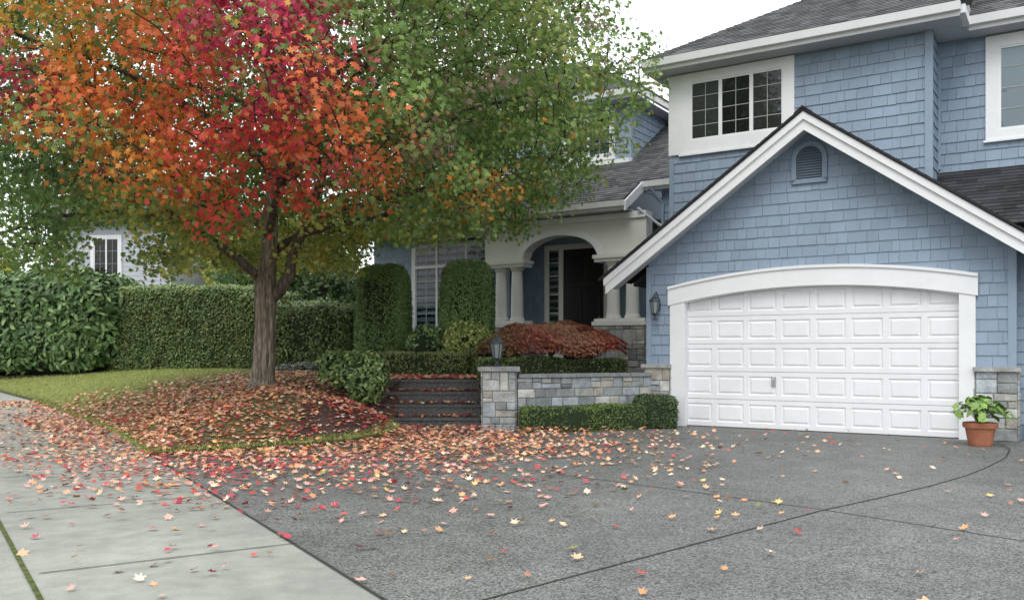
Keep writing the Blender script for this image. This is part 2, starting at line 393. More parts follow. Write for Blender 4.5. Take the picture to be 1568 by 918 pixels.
o_=vring(.30,4.30,4.72); i_=vring(.22,4.38,4.72); vt.band(i_,o_,-.065,-.004,VB); vt.box(ctr-.3,ctr+.3,-.065,-.004,4.30,4.38,VB)
for k in range(12):
    z=4.40+k*.045; hwid=.22 if z<4.72 else math.sqrt(max(.0,.0484-(z-4.72)**2))
    if hwid>.03: vt.add([(ctr-hwid,-.052,z),(ctr+hwid,-.052,z),(ctr+hwid,-.024,z+.04),(ctr-hwid,-.024,z+.04)],[(0,1,2,3)],(.14,.18,.23))
vt.add([(p[0],-.023,p[1]) for p in i_],[tuple(range(len(i_)))],(.02,.03,.04))
vt.obj('gable_vent',M['blue'],house)
gd=MB(); GW=(.80,.81,.83)
c0,c1=.06,4.79; nc=8; cw=(c1-c0)/nc; rh=.508
for r in range(5):
    z0=r*rh+.012; z1=z0+rh-.008
    gd.add([(c0,.10,z1),(c1,.10,z1),(c1,.115,z1+.008),(c0,.115,z1+.008)],[(0,1,2,3)],(.3,.31,.32))
    for c in range(nc):
        a0=c0+c*cw;a1=a0+cw
        rings=[(a0,a1,z0,z1,.10),(a0+.045,a1-.045,z0+.08,z1-.08,.10),(a0+.06,a1-.06,z0+.096,z1-.096,.117),(a0+.075,a1-.075,z0+.112,z1-.112,.117),(a0+.10,a1-.10,z0+.138,z1-.138,.101)]
        vs=[];fs=[]
        for (x0,x1,y0,y1,v) in rings: vs+=[(x0,v,y0),(x1,v,y0),(x1,v,y1),(x0,v,y1)]
        for k in range(4):
            for q in range(4): fs.append((4*k+q,4*k+(q+1)%4,4*k+4+(q+1)%4,4*k+4+q))
        fs.append((16,17,18,19)); gd.add(vs,fs,GW)
gd.obj('garage_door',M['white'],house)
gh=MB(); gh.box(1.725,1.755,.03,.085,.80,.90); gh.box(1.705,1.775,.08,.098,.76,.94); gh.obj('garage_handle',M['steel'],house,bevel=.008)
gs=MB(); gs.box(.13,4.72,.06,.2,-.0,.012); gs.obj('door_seal',M['joint'],house)
fr=MB(); gl=MB(); inn=MB()
def window(P,a0,a1,b0,b1,cols,mun=(2,3),cas=.1,casb=.14,inner=(.03,.03,.03),blind=None,topx=0):
    def bx(m,x0,x1,y0,y1,c0,c1,col=WH):
        vs=[P(x0,y0,c0),P(x1,y0,c0),P(x1,y1,c0),P(x0,y1,c0),P(x0,y0,c1),P(x1,y0,c1),P(x1,y1,c1),P(x0,y1,c1)]
        m.add(vs,[(0,3,2,1),(4,5,6,7),(0,1,5,4),(1,2,6,5),(2,3,7,6),(3,0,4,7)],col)
    bx(fr,a0-cas,a0,b0-casb,b1+cas+topx,0,.06); bx(fr,a1,a1+cas,b0-casb,b1+cas+topx,0,.06)
    bx(fr,a0,a1,b1,b1+cas+topx,0,.058); bx(fr,a0,a1,b0-casb,b0,0,.058); bx(fr,a0-cas-.03,a1+cas+.03,b0-casb-.04,b0-casb,0,.085)
    x=a0; n=len(cols); tot=sum(cols)
    for i,cwid in enumerate(cols):
        x1=x+(a1-a0)*cwid/tot; f=.035
        bx(fr,x,x+f,b0,b1,.02,.045);bx(fr,x1-f,x1,b0,b1,.02,.045);bx(fr,x+f,x1-f,b0,b0+f,.02,.044);bx(fr,x+f,x1-f,b1-f,b1,.02,.044)
        if mun:
            for k in range(1,mun[0]):
                xx=x+f+(x1-x-2*f)*k/mun[0]; bx(fr,xx-.006,xx+.006,b0+f,b1-f,.0275,.033,(.42,.42,.42))
            for k in range(1,mun[1]):
                yy=b0+(b1-b0)*k/mun[1]; bx(fr,x+f,x1-f,yy-.006,yy+.006,.0276,.0325,(.42,.42,.42))
        gl.add([P(x+f,b0+f,.027),P(x1-f,b0+f,.027),P(x1-f,b1-f,.027),P(x+f,b1-f,.027)],[(0,1,2,3)])
        if blind and blind[i]:
            y=b0+f; bc=blind[i]
            while y<b1-f:
                inn.add([P(x+f,y,.012),P(x1-f,y,.012),P(x1-f,y+.024,.020),P(x+f,y+.024,.020)],[(0,1,2,3)],bc); y+=.027
        x=x1
    inn.add([P(a0,b0,.01),P(a1,b0,.01),P(a1,b1,.01),P(a0,b1,.01)],[(0,1,2,3)],inner)  # dark sheet behind the glass stands in for the unlit room
window(F(.77),-.06,1.74,5.5,6.63,(1,1,1),(2,4),.2,.25,inner=(.02,.024,.024),blind=((.13,.14,.13),None,(.09,.09,.09)),topx=-.02)
fr.box(UL-.04,-.261,.712,.768,5.25,6.81,WH)
window(F(1.6),5.17,6.45,5.18,6.6,(1,),(3,4),.2,.16,blind=((.6,.67,.75),),topx=0)
window(F(4.2),-9.7,-7.15,2.0,4.55,(1,1.35,1),None,.13,.1,inner=(.012,.015,.018))
for (x0,x1) in ((-9.66,-8.97),(-8.93,-7.95),(-7.9,-7.2)):
    nn=2 if x1-x0<.8 else 3
    for k in range(1,nn):
        x=x0+(x1-x0)*k/nn; fr.box(x-.009,x+.009,4.2-.036,4.2-.03,2.05,4.5,(.6,.6,.6))
    for k in range(1,5):
        z=2.02+k*.45
        if k<4: fr.box(x0,x1,4.2-.0355,4.2-.0305,z-.009,z+.009,(.6,.6,.6))
    fr.box(x0,x1,4.2-.0355,4.2-.0305,4.17,4.188,(.6,.6,.6))
fr.box(-9.7,-7.15,4.13,4.16,3.74,3.82,WH)
window(F(5.02),-5.2,-3.9,6.5,7.5,(1,1),(2,3),.12,.1)
window(F(5.02),-9.0,-7.0,6.5,7.5,(1,1,1),(2,3),.12,.1)
fr.box(-5.86,-5.72,4.93,4.995,1.0,4.1,CR); fr.box(-5.42,-5.28,4.93,4.995,1.0,4.1,CR); fr.box(-5.72,-5.42,4.93,4.995,1.0,1.4,CR)
fr.box(-5.86,-3.95,4.925,4.995,4.1,4.24,CR); fr.box(-4.07,-3.95,4.93,4.995,1.0,4.1,CR)
for z in (1.9,2.4,2.9,3.4,3.75): fr.box(-5.72,-5.42,4.95,4.97,z,z+.03,CR)
inn.add([(-5.72,4.985,1.4),(-5.42,4.985,1.4),(-5.42,4.985,4.1),(-5.72,4.985,4.1)],[(0,1,2,3)],(.06,.07,.07))
gl.add([(-5.72,4.962,1.4),(-5.42,4.962,1.4),(-5.42,4.962,4.1),(-5.72,4.962,4.1)],[(0,1,2,3)])
fr.obj('window_frames',M['white'],house); gl.obj('window_glass',M['glass'],house); inn.obj('blinds_and_dark_panes',M['dark'],house)  # inn holds slatted blinds plus dark sheets coloured as unlit rooms
dr=MB(); dr.box(-5.28,-4.07,4.95,4.99,1.0,4.1)
for (x0,x1) in ((-5.16,-4.74),(-4.62,-4.2)):
    for (z0,z1) in ((1.2,2.0),(2.2,3.1),(3.25,3.9)): dr.box(x0,x1,4.93,4.952,z0,z1)
dr.obj('front_door',M['door'],house,bevel=.012)
dh=MB(); dh.lathe(-4.2,4.9,[(.01,2.0),(.03,2.03),(.01,2.06)],10); dh.box(-4.23,-4.17,4.9,4.93,1.95,2.3); dh.obj('door_handle',M['brass'],house)
pf=MB(); pf.box(-6.7,-1.9,3.0,5.0,.5,1.0,(.3,.3,.29)); pf.obj('porch_floor',M['stone'],house)

# roofs
rf=MB(); RC=(.105,.105,.11)
def roofplane(P,a0,a1,b1,clip=None,name='roof_shingles',base=RC):
    m=MB(); shakes(m,P,a0,a1,0,b1,row=.135,wr=(.12,.34),th=.016,gap=.004,base=base,var=.38)
    m.add([P(a0,0,-.002),P(a1,0,-.002),P(a1,b1,-.002),P(a0,b1,-.002)],[(0,1,2,3)],base)
    return m.obj(name,M['roof'],house,clip=clip)
def RP(v0,z0,sl):
    k=1/math.sqrt(1+sl*sl)
    return lambda a,b,c:(a,v0+b*k-c*sl*k,z0+b*sl*k+c*k)
def RPx(u0,z0,sl,sg):
    k=1/math.sqrt(1+sl*sl)
    return lambda a,b,c:(u0-sg*(b*k-c*sl*k),a,z0+b*sl*k+c*k)
roofplane(RP(.14,7.03,.6),-.85,4.74,6.2,clip=[((-.85,.14,0),(-1,1,0))],name='upper_roof')
roofplane(RP(1.0,7.03,.6),4.74,12,5.3,name='upper_roof_right')
roofplane(RP(2.70,4.87,.61),-12,-2.44,2.75,name='porch_roof')
roofplane(RP(5.02,4.87+.61*2.32,.61),-3.33,-2.44,4.5,name='porch_roof_upper')
roofplane(RP(3.66,5.45,.61),-2.44,-.55,5.6,name='porch_roof_side')
roofplane(RP(-.42,3.32,.61),4.25,12,2.36,clip=[((PK,0,ZP-.05),(-SL,0,-1))],name='pent_roof',base=(.045,.046,.05))
roofplane(RP(4.46,7.99,.6),-11.5,-2.85,4.4,clip=[((-2.85,4.46,0),(1,1,0))],name='left_roof')
roofplane(RPx(-2.82,7.99,.6,1),4.42,10,4.4,clip=[((-2.85,4.46,0),(-1,-1,0))],name='left_roof_side')
for s in (-1,1):
    e=3.76; x1=PK+s*e
    pr=[(PK,ZP+.012),(x1,ZP+.012-SL*e),(x1,ZP-.035-SL*e),(PK,ZP-.035)]
    rf.prism_y(pr if s<0 else pr[::-1],-.6,.77,(.03,.03,.034))
rf.add([(-.85,.14,7.0),(4.7,5.4,10.2),(4.7,9,10.2),(-.85,9,7.0)],[(0,1,2,3)],RC)
rf.prism_y([(-.6,ZP-SL*3.03-.02),(-1.3,ZP-SL*3.73-.02),(-1.3,ZP-SL*3.73-.1),(-.6,ZP-SL*3.03-.1)],.78,3.6,RC)
for k in range(9):
    v=-.62+k*.15
    rf.prism_y([(PK,ZP+.05),(PK-.15,ZP-.07),(PK,ZP+.01),(PK+.15,ZP-.07)],v,v+.148,(.028,.028,.03))
rf.obj('garage_roof',M['roof'],house)
tb=MB()
for s in (-1,1):
    d=0.05
    while d<3.7:
        x=PK+s*d; z=ZP-SL*d
        tb.prism_y([(x,z+.03),(x+s*.13,z+.022-SL*.13),(x+s*.13,z-.02-SL*.13),(x,z-.02)][::(1 if s<0 else -1)],-.612,-.2,(.03,.03,.034)); d+=.14
tb.obj('rake_shingles',M['roof'],house)

def stones(mb,P,a0,a1,b0,b1,dep=.03):
    pal=[(.30,.31,.29),(.22,.24,.24),(.34,.33,.29),(.27,.29,.30),(.42,.42,.39),(.19,.20,.20),(.30,.28,.24),(.36,.37,.36),(.30,.33,.35)]
    mb.add([P(a0,b0,.004),P(a1,b0,.004),P(a1,b1,.004),P(a0,b1,.004)],[(0,1,2,3)],(.2,.19,.17))
    def st(x0,x1,y0,y1):
        g=.006; x0+=g;x1-=g;y0+=g;y1-=g; c=random.choice(pal); k=random.uniform(.85,1.2); c=tuple(q*k for q in c)
        d=dep*random.uniform(.6,1.3); i=.012; j=lambda:random.uniform(-.004,.004)
        vs=[P(x0,y0,0),P(x1,y0,0),P(x1,y1,0),P(x0,y1,0),P(x0+j(),y0+j(),d*.7),P(x1+j(),y0+j(),d*.7),P(x1+j(),y1+j(),d*.7),P(x0+j(),y1+j(),d*.7),
            P(x0+i,y0+i,d),P(x1-i,y0+i,d*random.uniform(.8,1.1)),P(x1-i,y1-i,d),P(x0+i,y1-i,d*random.uniform(.8,1.1))]
        mb.add(vs,[(0,1,5,4),(1,2,6,5),(2,3,7,6),(3,0,4,7),(4,5,9,8),(5,6,10,9),(6,7,11,10),(7,4,8,11),(8,9,10,11)],c)
    y=b0
    while y<b1-.01:
        h=random.choice((.12,.16,.2,.26))
        if b1-(y+h)<.09: h=b1-y
        x=a0
        while x<a1-.005:
            w=random.uniform(.14,.42)
            if a1-(x+w)<.12: w=a1-x
            if h>.17 and random.random()<.5:
                s=y+h*random.uniform(.35,.65); st(x,x+w,y,s)
                if w>.3: mm=x+w*random.uniform(.4,.6); st(x,mm,s,y+h); st(mm,x+w,s,y+h)
                else: st(x,x+w,s,y+h)
            else: st(x,x+w,y,y+h)
            x+=w
        y+=h
st=MB()
def pier(mb,x0,x1,y0,y1,z0,z1,faces='flr'):
    if 'f' in faces: stones(mb,lambda a,b,c:(a,y0-c,b),x0,x1,z0,z1)
    if 'r' in faces: stones(mb,lambda a,b,c:(x1+c,a,b),y0,y1,z0,z1)
    if 'l' in faces: stones(mb,lambda a,b,c:(x0-c,y1-a+y0,b),y0,y1,z0,z1)
    if 'b' in faces: stones(mb,lambda a,b,c:(x1-a+x0,y1+c,b),x0,x1,z0,z1)
pier(st,-.66,-.17,-.07,.2,0,1.08); pier(st,4.96,5.53,-.07,.2,0,1.08)
pier(st,-3.42,-2.1,3.13,3.6,.5,1.99); pier(st,-6.62,-5.42,3.13,3.6,.5,1.99)
for (x0,x1) in ((-.69,-.165),(4.956,5.56)): st.box(x0-.03,x1+.03,-.14,.0,1.08,1.15,(.3,.3,.29))
st.obj('stone_piers',M['stone'],house)
wb=MB(); wb.box(5.62,12,.26,.345,0,.24,(.7,.7,.7)); wb.obj('base_board',M['white'],house)

def lantern(name,x,y,z,s=1,bracket=False):
    e=empty(name,(x,y,z)); m=MB()
    m.lathe(0,0,[(.06*s,0),(.06*s,.015*s),(.022*s,.04*s),(.022*s,.09*s),(.05*s,.12*s),(.065*s,.14*s)],12)
    m.lathe(0,0,[(.11*s,.37*s),(.118*s,.38*s),(.10*s,.41*s),(.05*s,.46*s),(.02*s,.48*s),(.022*s,.51*s),(.005*s,.54*s)],6)
    for k in range(6):
        a=k*math.pi/3; m.tube([(.062*s*math.cos(a),.062*s*math.sin(a),.13*s),(.1*s*math.cos(a),.1*s*math.sin(a),.38*s)],[.009*s]*2,5)
    m.lathe(0,0,[(.012*s,.14*s),(.012*s,.26*s)],8)
    if bracket:
        c,q=math.cos(TH),math.sin(TH); vx,vy=-q,c
        m.tube([(0,0,.5*s),(vx*.06,vy*.06,.56*s),(vx*.14,vy*.14,.5*s),(vx*.15,vy*.15,.3*s)],[.012]*4,6)
        m.lathe(vx*.15,vy*.15,[(.05,.2*s),(.055,.35*s),(.03,.45*s)],10)
    m.obj('frame',M['black'],e); g=MB(); g.lathe(0,0,[(.056*s,.14*s),(.094*s,.375*s)],6,(.22,.25,.25)); g.obj('panes',M['dark'],e)
    return e
w=H2W([[-.42,-.17,1.98]])[0]; lantern('wall_lantern',w[0],w[1],w[2],.95,bracket=True)

# ------------------------------------------------------------------ steps, pillar and wall
mb=MB()
for k in range(4):
    mb.box(-2.42,-.56,15.62+.31*k,17.05,-.1 if k==0 else .215*k,.215*(k+1))
    mb.box(-2.44,-.56,15.59+.31*k,15.62+.31*k,.215*(k+1)-.045,.215*(k+1)+.004)
mb.box(-2.42,-.56,17.05,18.2,.7,.86)
M['step']=mat('step_aggregate',base=(.08,.08,.08),attr=False,rough=.8,speck=(70,.4,1.7))
mb.obj('front_steps',M['step'])
pil=empty('stone_pillar'); mb=MB(); pier(mb,-.52,.06,15.45,16.05,0,1.04,'flrb'); mb.obj('stones',M['stone'],pil)
mb=MB(); mb.box(-.60,.14,15.37,16.13,1.04,1.12,(.25,.26,.26)); mb.obj('cap',M['stone'],pil,bevel=.01)
lantern('pillar_lantern',-.27,15.72,1.12,1.1)
wl=empty('stone_retaining_wall'); mb=MB()
A=np.array([.09,15.62]);B=np.array([2.74,16.88]); T=(B-A)/np.linalg.norm(B-A); Nn=np.array([T[1],-T[0]]); Lw=float(np.linalg.norm(B-A))
PW=lambda a,b,c:(A[0]+T[0]*a+Nn[0]*c,A[1]+T[1]*a+Nn[1]*c,b)
stones(mb,PW,0,Lw,0,.92); mb.obj('stones',M['stone'],wl)
mb=MB()
for i in range(5):
    a0=Lw*i/5+.004;a1=Lw*(i+1)/5-.004
    vs=[PW(a0,z,c) for z in (.92,.985) for c in (.07,-.32)]+[PW(a1,z,c) for z in (.92,.985) for c in (.07,-.32)]
    mb.add(vs,[(0,1,3,2),(4,6,7,5),(0,4,5,1),(2,3,7,6),(0,2,6,4),(1,5,7,3)],(.2,.21,.21))
mb.obj('cap',M['stone'],wl,bevel=.008)

# ------------------------------------------------------------------ foliage bodies
def jcol(n,base,var=.25,hl=None,hlf=.0,pos=None,clump=.22):
    b=np.array(base)[None,:]*np.ones((n,1)); k=1+rng.uniform(-var,var,size=(n,1))
    if pos is not None: k*= (1+clump*sn(pos,2.2)[:,None]+clump*.6*sn(pos,7,1)[:,None])
    c=b*k
    if hl is not None:
        mk=rng.random(n)<hlf; c[mk]=np.array(hl)*(1+rng.uniform(-.2,.2,size=(mk.sum(),1)))
    return np.clip(c,.003,1)
def sbox(n,cx,cy,cz,hx,hy,hz,rz=0,p=6,bump=.05,bs=2.5):
    A_=np.array([hy*hz,hx*hz,hx*hy]); A_=A_/A_.sum()
    face=rng.choice(3,size=n*2,p=A_); P=rng.uniform(-1,1,size=(n*2,3)); sg=np.sign(rng.normal(size=n*2))
    P[np.arange(n*2),face]=sg
    P=P[~((face==2)&(sg<0))][:n]
    k=(np.abs(P)**p).sum(1)**(1/p); Q=P/k[:,None]
    Nn=np.sign(Q)*np.abs(Q)**(p-1)/np.array([hx,hy,hz]); Nn=nrm(Nn)
    W_=Q*np.array([hx,hy,hz]); W_=W_+Nn*(bump*sn(W_+np.array([cx,cy,cz]),bs)[:,None]+.4*bump*sn(W_+np.array([cx,cy,cz]),bs*4,1)[:,None]+rng.normal(0,bump*.35,size=(len(Q),1)))
    c,s=math.cos(rz),math.sin(rz)
    R=lambda V:np.c_[V[:,0]*c-V[:,1]*s,V[:,0]*s+V[:,1]*c,V[:,2]]
    return R(W_)+np.array([cx,cy,cz]),R(Nn)
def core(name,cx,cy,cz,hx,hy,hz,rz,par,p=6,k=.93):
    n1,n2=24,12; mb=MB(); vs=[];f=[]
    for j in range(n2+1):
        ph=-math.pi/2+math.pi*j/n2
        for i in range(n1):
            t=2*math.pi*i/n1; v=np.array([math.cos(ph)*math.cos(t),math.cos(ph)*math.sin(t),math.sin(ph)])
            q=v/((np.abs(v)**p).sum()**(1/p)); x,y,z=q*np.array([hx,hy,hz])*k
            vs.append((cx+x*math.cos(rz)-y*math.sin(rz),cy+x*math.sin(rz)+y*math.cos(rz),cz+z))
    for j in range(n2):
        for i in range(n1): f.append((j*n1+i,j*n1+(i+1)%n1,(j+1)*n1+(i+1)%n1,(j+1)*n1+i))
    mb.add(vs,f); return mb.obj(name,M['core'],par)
def shrub(name,parts,size,base,dens,shape=DIAM,var=.4,hl=None,hlf=0,bump=.05,bs=2.5,p=6,tight=1.0,topc=None,k=.93):
    e=empty(name); Cs=[];Ns=[]
    for (cx,cy,z0,z1,hx,hy,rz) in parts:
        hz=(z1-z0)/2; cz=(z0+z1)/2; area=4*hx*hy+8*hz*(hx+hy); n=int(area*dens)
        C,Nr=sbox(n,cx,cy,cz,hx,hy,hz,rz,p,bump,bs); Cs.append(C);Ns.append(Nr)
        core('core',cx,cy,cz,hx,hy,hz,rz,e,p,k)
    C=np.vstack(Cs);Nr=np.vstack(Ns); n=len(C)
    C=C-Nr*rng.uniform(0,.06,size=(n,1))*tight
    col=jcol(n,base,var,hl,hlf,C)
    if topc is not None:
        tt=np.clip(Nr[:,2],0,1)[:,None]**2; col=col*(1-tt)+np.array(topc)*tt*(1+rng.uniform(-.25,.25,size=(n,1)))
    NN=Nr+rng.normal(0,.5,size=(n,3))
    leaves('leaves',C,NN,size*rng.uniform(.7,1.25,size=n),col,shape,M['hleaf'],e,curl=.2)
    return e
shrub('laurel_hedge',[(-13.2,26.2,.5,3.75,2.3,1.5,-.15),(-17.0,26.8,.5,3.7,2.8,1.5,0)],.11,(.08,.145,.05),300,OVAL,bump=.2,bs=1.6,p=3.2,tight=4,hl=(.18,.27,.10),hlf=.28)
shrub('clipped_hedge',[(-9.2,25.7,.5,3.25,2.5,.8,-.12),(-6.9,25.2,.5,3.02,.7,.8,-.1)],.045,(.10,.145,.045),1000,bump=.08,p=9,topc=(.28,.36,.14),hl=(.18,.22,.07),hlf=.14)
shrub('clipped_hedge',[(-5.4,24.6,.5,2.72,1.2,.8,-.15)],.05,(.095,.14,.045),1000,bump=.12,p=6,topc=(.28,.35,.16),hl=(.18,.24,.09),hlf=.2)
shrub('columnar_evergreen_shrub',[(-3.05,21,.8,3.47,.64,.64,0)],.032,(.16,.25,.085),2400,bump=.05,p=4.5,bs=2,hl=(.22,.31,.11),hlf=.12)
shrub('columnar_evergreen_shrub',[(-1.05,20.5,.8,3.5,.64,.64,0)],.032,(.16,.25,.085),2400,bump=.05,p=4.0,bs=2,hl=(.22,.31,.11),hlf=.12)
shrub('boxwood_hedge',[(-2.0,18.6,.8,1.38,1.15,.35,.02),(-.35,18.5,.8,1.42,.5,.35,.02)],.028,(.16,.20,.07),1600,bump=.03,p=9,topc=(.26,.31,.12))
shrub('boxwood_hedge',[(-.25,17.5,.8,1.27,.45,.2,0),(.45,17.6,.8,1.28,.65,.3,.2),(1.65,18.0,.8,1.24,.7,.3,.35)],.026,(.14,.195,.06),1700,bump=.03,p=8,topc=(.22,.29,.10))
shrub('boxwood_hedge',[(-.5,16.7,.2,1.06,.12,.5,0)],.026,(.12,.17,.05),1800,bump=.02,p=8)
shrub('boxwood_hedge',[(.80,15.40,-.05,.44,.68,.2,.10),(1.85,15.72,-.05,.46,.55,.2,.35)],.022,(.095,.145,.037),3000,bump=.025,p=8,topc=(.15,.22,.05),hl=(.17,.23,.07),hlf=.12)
shrub('boxwood_shrub',[(2.62,16.12,-.05,.60,.40,.32,-.1)],.022,(.065,.105,.037),2800,bump=.03,p=5,hl=(.11,.155,.055),hlf=.12)
shrub('rounded_shrub',[(-1.92,19.6,.8,1.95,.45,.45,0)],.05,(.13,.22,.08),900,OVAL,bump=.09,p=2.3,hl=(.29,.38,.15),hlf=.3)
shrub('rounded_shrub',[(-.95,19.1,.8,1.98,.58,.5,0)],.05,(.18,.24,.06),900,OVAL,bump=.09,p=2.3,hl=(.42,.46,.15),hlf=.42)
shrub('leafy_shrub',[(-2.75,16.1,.62,1.33,.52,.42,0),(-3.2,16.3,.8,1.36,.35,.35,0),(-2.6,15.75,.45,1.0,.28,.3,0)],.055,(.11,.175,.055),650,OVAL,bump=.12,p=2.4,hl=(.24,.32,.11),hlf=.32,tight=2)
shrub('groundcover_shrub',[(-4.2,20.5,.8,1.05,.6,.4,0),(-5.3,22.5,.8,1.1,.8,.4,0)],.035,(.18,.20,.16),700,OVAL,bump=.06,p=2.4,k=.8)

jm=empty('japanese_maple'); mb=MB()
jx,jy=.80,18.0
mb.tube([(jx,jy,.8),(jx+.03,jy,1.1),(jx-.02,jy,1.35),(jx,jy,1.6)],[.06,.05,.045,.03],8,(.12,.1,.09))
for k in range(13):
    a=k*.571*2; r=rng.uniform(.75,1.3); mb.tube([(jx,jy,1.3+.03*k),(jx+.4*r*math.cos(a),jy+.3*r*math.sin(a),1.72),(jx+.9*r*math.cos(a),jy+.7*r*math.sin(a),1.66),(jx+1.2*r*math.cos(a),jy+.85*r*math.sin(a),1.5)],[.03,.022,.014,.006],6,(.12,.1,.09))
mb.obj('trunk',M['bark'],jm)
n=19000; a=rng.uniform(0,6.283,n); r=np.sqrt(rng.uniform(0,1,n))
top=1.99-.45*r**2.4; lay=rng.integers(0,3,n)*.09+rng.uniform(0,.03,n)
C=np.c_[jx+1.55*r*np.cos(a),jy+1.0*r*np.sin(a),top-lay*(.5+.6*r)]
C[:,2]+=.10*sn(C,2.6)+.05*sn(C,8,1); keep=(sn(C,4.5,2)>-.4); C=C[keep]; n=len(C)
k=np.clip(.5+.9*sn(C,2.0)[:,None]+rng.normal(0,.2,size=(n,1)),0,1)
rr=np.clip((C[:,0]-jx)/1.3,0,1)[:,None]
col=np.array([.38,.13,.09])*(1-k)+np.array([.30,.25,.13])*k; col=col*(1-rr*.7)+np.array([.55,.11,.08])*rr*.7
leaves('foliage',C,np.c_[np.cos(a[keep])*.8,np.sin(a[keep])*.8,np.ones(n)]+rng.normal(0,.4,size=(n,3)),rng.uniform(.025,.05,n),col*rng.uniform(.6,1.4,size=(n,1)),DIAM,M['leaf'],jm)

pp=empty('potted_plant',(6.93,13.05,0)); mb=MB()
mb.lathe(0,0,[(.15,0),(.16,.02),(.205,.26),(.21,.27),(.235,.27),(.24,.34),(.225,.345),(.215,.30)],28); mb.obj('pot',M['terra'],pp,smooth=False)
mb=MB(); mb.lathe(0,0,[(.21,.29),(.205,.31)],20,(.04,.03,.02))
Cs=[];Ns=[]
for k in range(120):
    a=rng.uniform(0,6.28); r=rng.uniform(.05,.46); z=.72-.85*r**1.6+rng.uniform(-.10,.05)
    p=(r*math.cos(a),r*math.sin(a)*.8,max(z,.34)); Cs.append(p);Ns.append((math.cos(a)*(.3+r*1.5),math.sin(a)*(.3+r*1.5),1))
    if k%2: mb.tube([(0,0,.3),(p[0]*.4,p[1]*.4,(p[2]+.35)*.6),p],[.006,.005,.003],4,(.1,.16,.04))
mb.obj('stems',M['hleaf'],pp)
LL=[(0,1),(.25,.6),(.5,.1),(.5,-.35),(.2,-.75),(0,-.6),(-.2,-.75),(-.5,-.35),(-.5,.1),(-.25,.6)]
Cs=np.array(Cs);leaves('leaves',Cs,np.array(Ns)+rng.normal(0,.35,size=(120,3)),rng.uniform(.05,.11,120),jcol(120,(.17,.28,.07),.45),LL,M['hleaf'],pp,curl=.4,droop=.5)

# ------------------------------------------------------------------ big tree
tree=empty('maple_tree'); mb=MB()
tx,ty=-4.66,16.5; gz=float(hgt([(tx,ty)])[0])-.06
tp=[(tx,ty,gz-.1),(tx,ty,gz+.05),(tx+.01,ty,gz+.2),(tx+.02,ty,gz+.5),(tx+.05,ty,1.9),(tx+.06,ty,2.4),(tx+.05,ty,2.7),(tx+.12,ty,3.2),(tx+.15,ty,4.0),(tx+.22,ty+.05,4.8),(tx+.34,ty,5.8),(tx+.37,ty-.1,7.2),(tx+.25,ty,8.8),(tx+.2,ty,10.3)]
mb.tube(tp,[.34,.265,.215,.195,.185,.205,.19,.14,.13,.12,.10,.075,.05,.02],36,(.27,.235,.185),wob=.07)
limbs=[]
def limb(pts,r0,r1=.012,n=9):
    P=[Vector(p) for p in pts]; out=[]
    m_=len(P)-1
    for i in range(m_):
        p0=P[max(i-1,0)];p1=P[i];p2=P[i+1];p3=P[min(i+2,m_)]
        for t in np.linspace(0,1,6)[:-1]:
            t=float(t); out.append(.5*((2*p1)+(-p0+p2)*t+(2*p0-5*p1+4*p2-p3)*t*t+(-p0+3*p1-3*p2+p3)*t**3))
    out.append(P[-1]); K=len(out)
    out=[o+Vector(rng.normal(0,.025,3)) if 0<i<K-1 else o for i,o in enumerate(out)]
    rad=[r0*(1-i/(K-1))**.85+r1 for i in range(K)]
    mb.tube(out,rad,n,(.14,.12,.10),wob=.03); limbs.append([tuple(o) for o in out])
limb([(tx+.08,ty,2.25),(tx+.48,ty-.1,2.8),(tx+.8,ty-.15,3.7),(tx+1.3,ty,5.0),(tx+2.2,ty+.3,6.6),(tx+3.3,ty+.5,8.2)],.115)
limb([(tx,ty,2.7),(tx-.5,ty-.3,3.2),(tx-1.4,ty-.8,3.8),(tx-2.8,ty-1.3,4.6),(tx-4.6,ty-1.6,5.4)],.08)
limb([(tx+.05,ty,2.6),(tx-.3,ty+.4,2.95),(tx-1.5,ty+1.5,3.6),(tx-3,ty+2.8,4.4)],.06)
limb([(tx-1.4,ty-.8,3.8),(tx-2.8,ty-.6,3.9),(tx-4.2,ty-.4,3.7),(tx-5.4,ty-.3,3.3)],.04)
hs=[3.2,3.6,4.1,4.6,4.7,5.0,5.3,5.6,6.1,6.6,7.2,7.8,8.4,4.4,4.9,3.5,5.8,6.9]
for i,h in enumerate(hs):
    a=i*2.4+.5; R=np.interp(h,[3,5,7,9],[4.8,5.6,4.6,3.0]); up=np.interp(h,[3,6,9],[1.2,2.4,2.2])
    x0=np.interp(h,[2.7,4,4.8,5.8,7.2,8.8],[tx+.05,tx+.15,tx+.22,tx+.34,tx+.37,tx+.25]); c,s=math.cos(a),math.sin(a)
    limb([(x0,ty,h),(x0+.16*R*c,ty+.16*R*s,h+up*.35),(x0+.45*R*c,ty+.45*R*s,h+up*.7),(x0+.75*R*c+.3*s,ty+.75*R*s,h+up*.92),(x0+R*c,ty+R*s,h+up)],float(np.interp(h,[3,9],[.07,.04])))
limb([(tx+.2,ty,4.7),(tx+.75,ty-.3,5.0),(tx+1.6,ty-.9,5.9),(tx+2.8,ty-1.3,7.0),(tx+4.2,ty-1.5,7.8)],.085)
limb([(tx+1.3,ty,5.0),(tx+2.6,ty-.2,5.3),(tx+4.2,ty-.3,5.9),(tx+5.8,ty,6.3)],.05)
limb([(tx+.9,ty-.1,3.8),(tx+2.2,ty-.6,4.1),(tx+3.8,ty-1,4.4),(tx+4.9,ty-1,4.5)],.045)
cx,cy=-3.9,16.3; NN_=23000
cand=np.c_[rng.uniform(-7.5,7,NN_),rng.uniform(-7,7,NN_),rng.uniform(2.2,11.6,NN_)]
side=np.clip(cand[:,0]/4,-1,1)
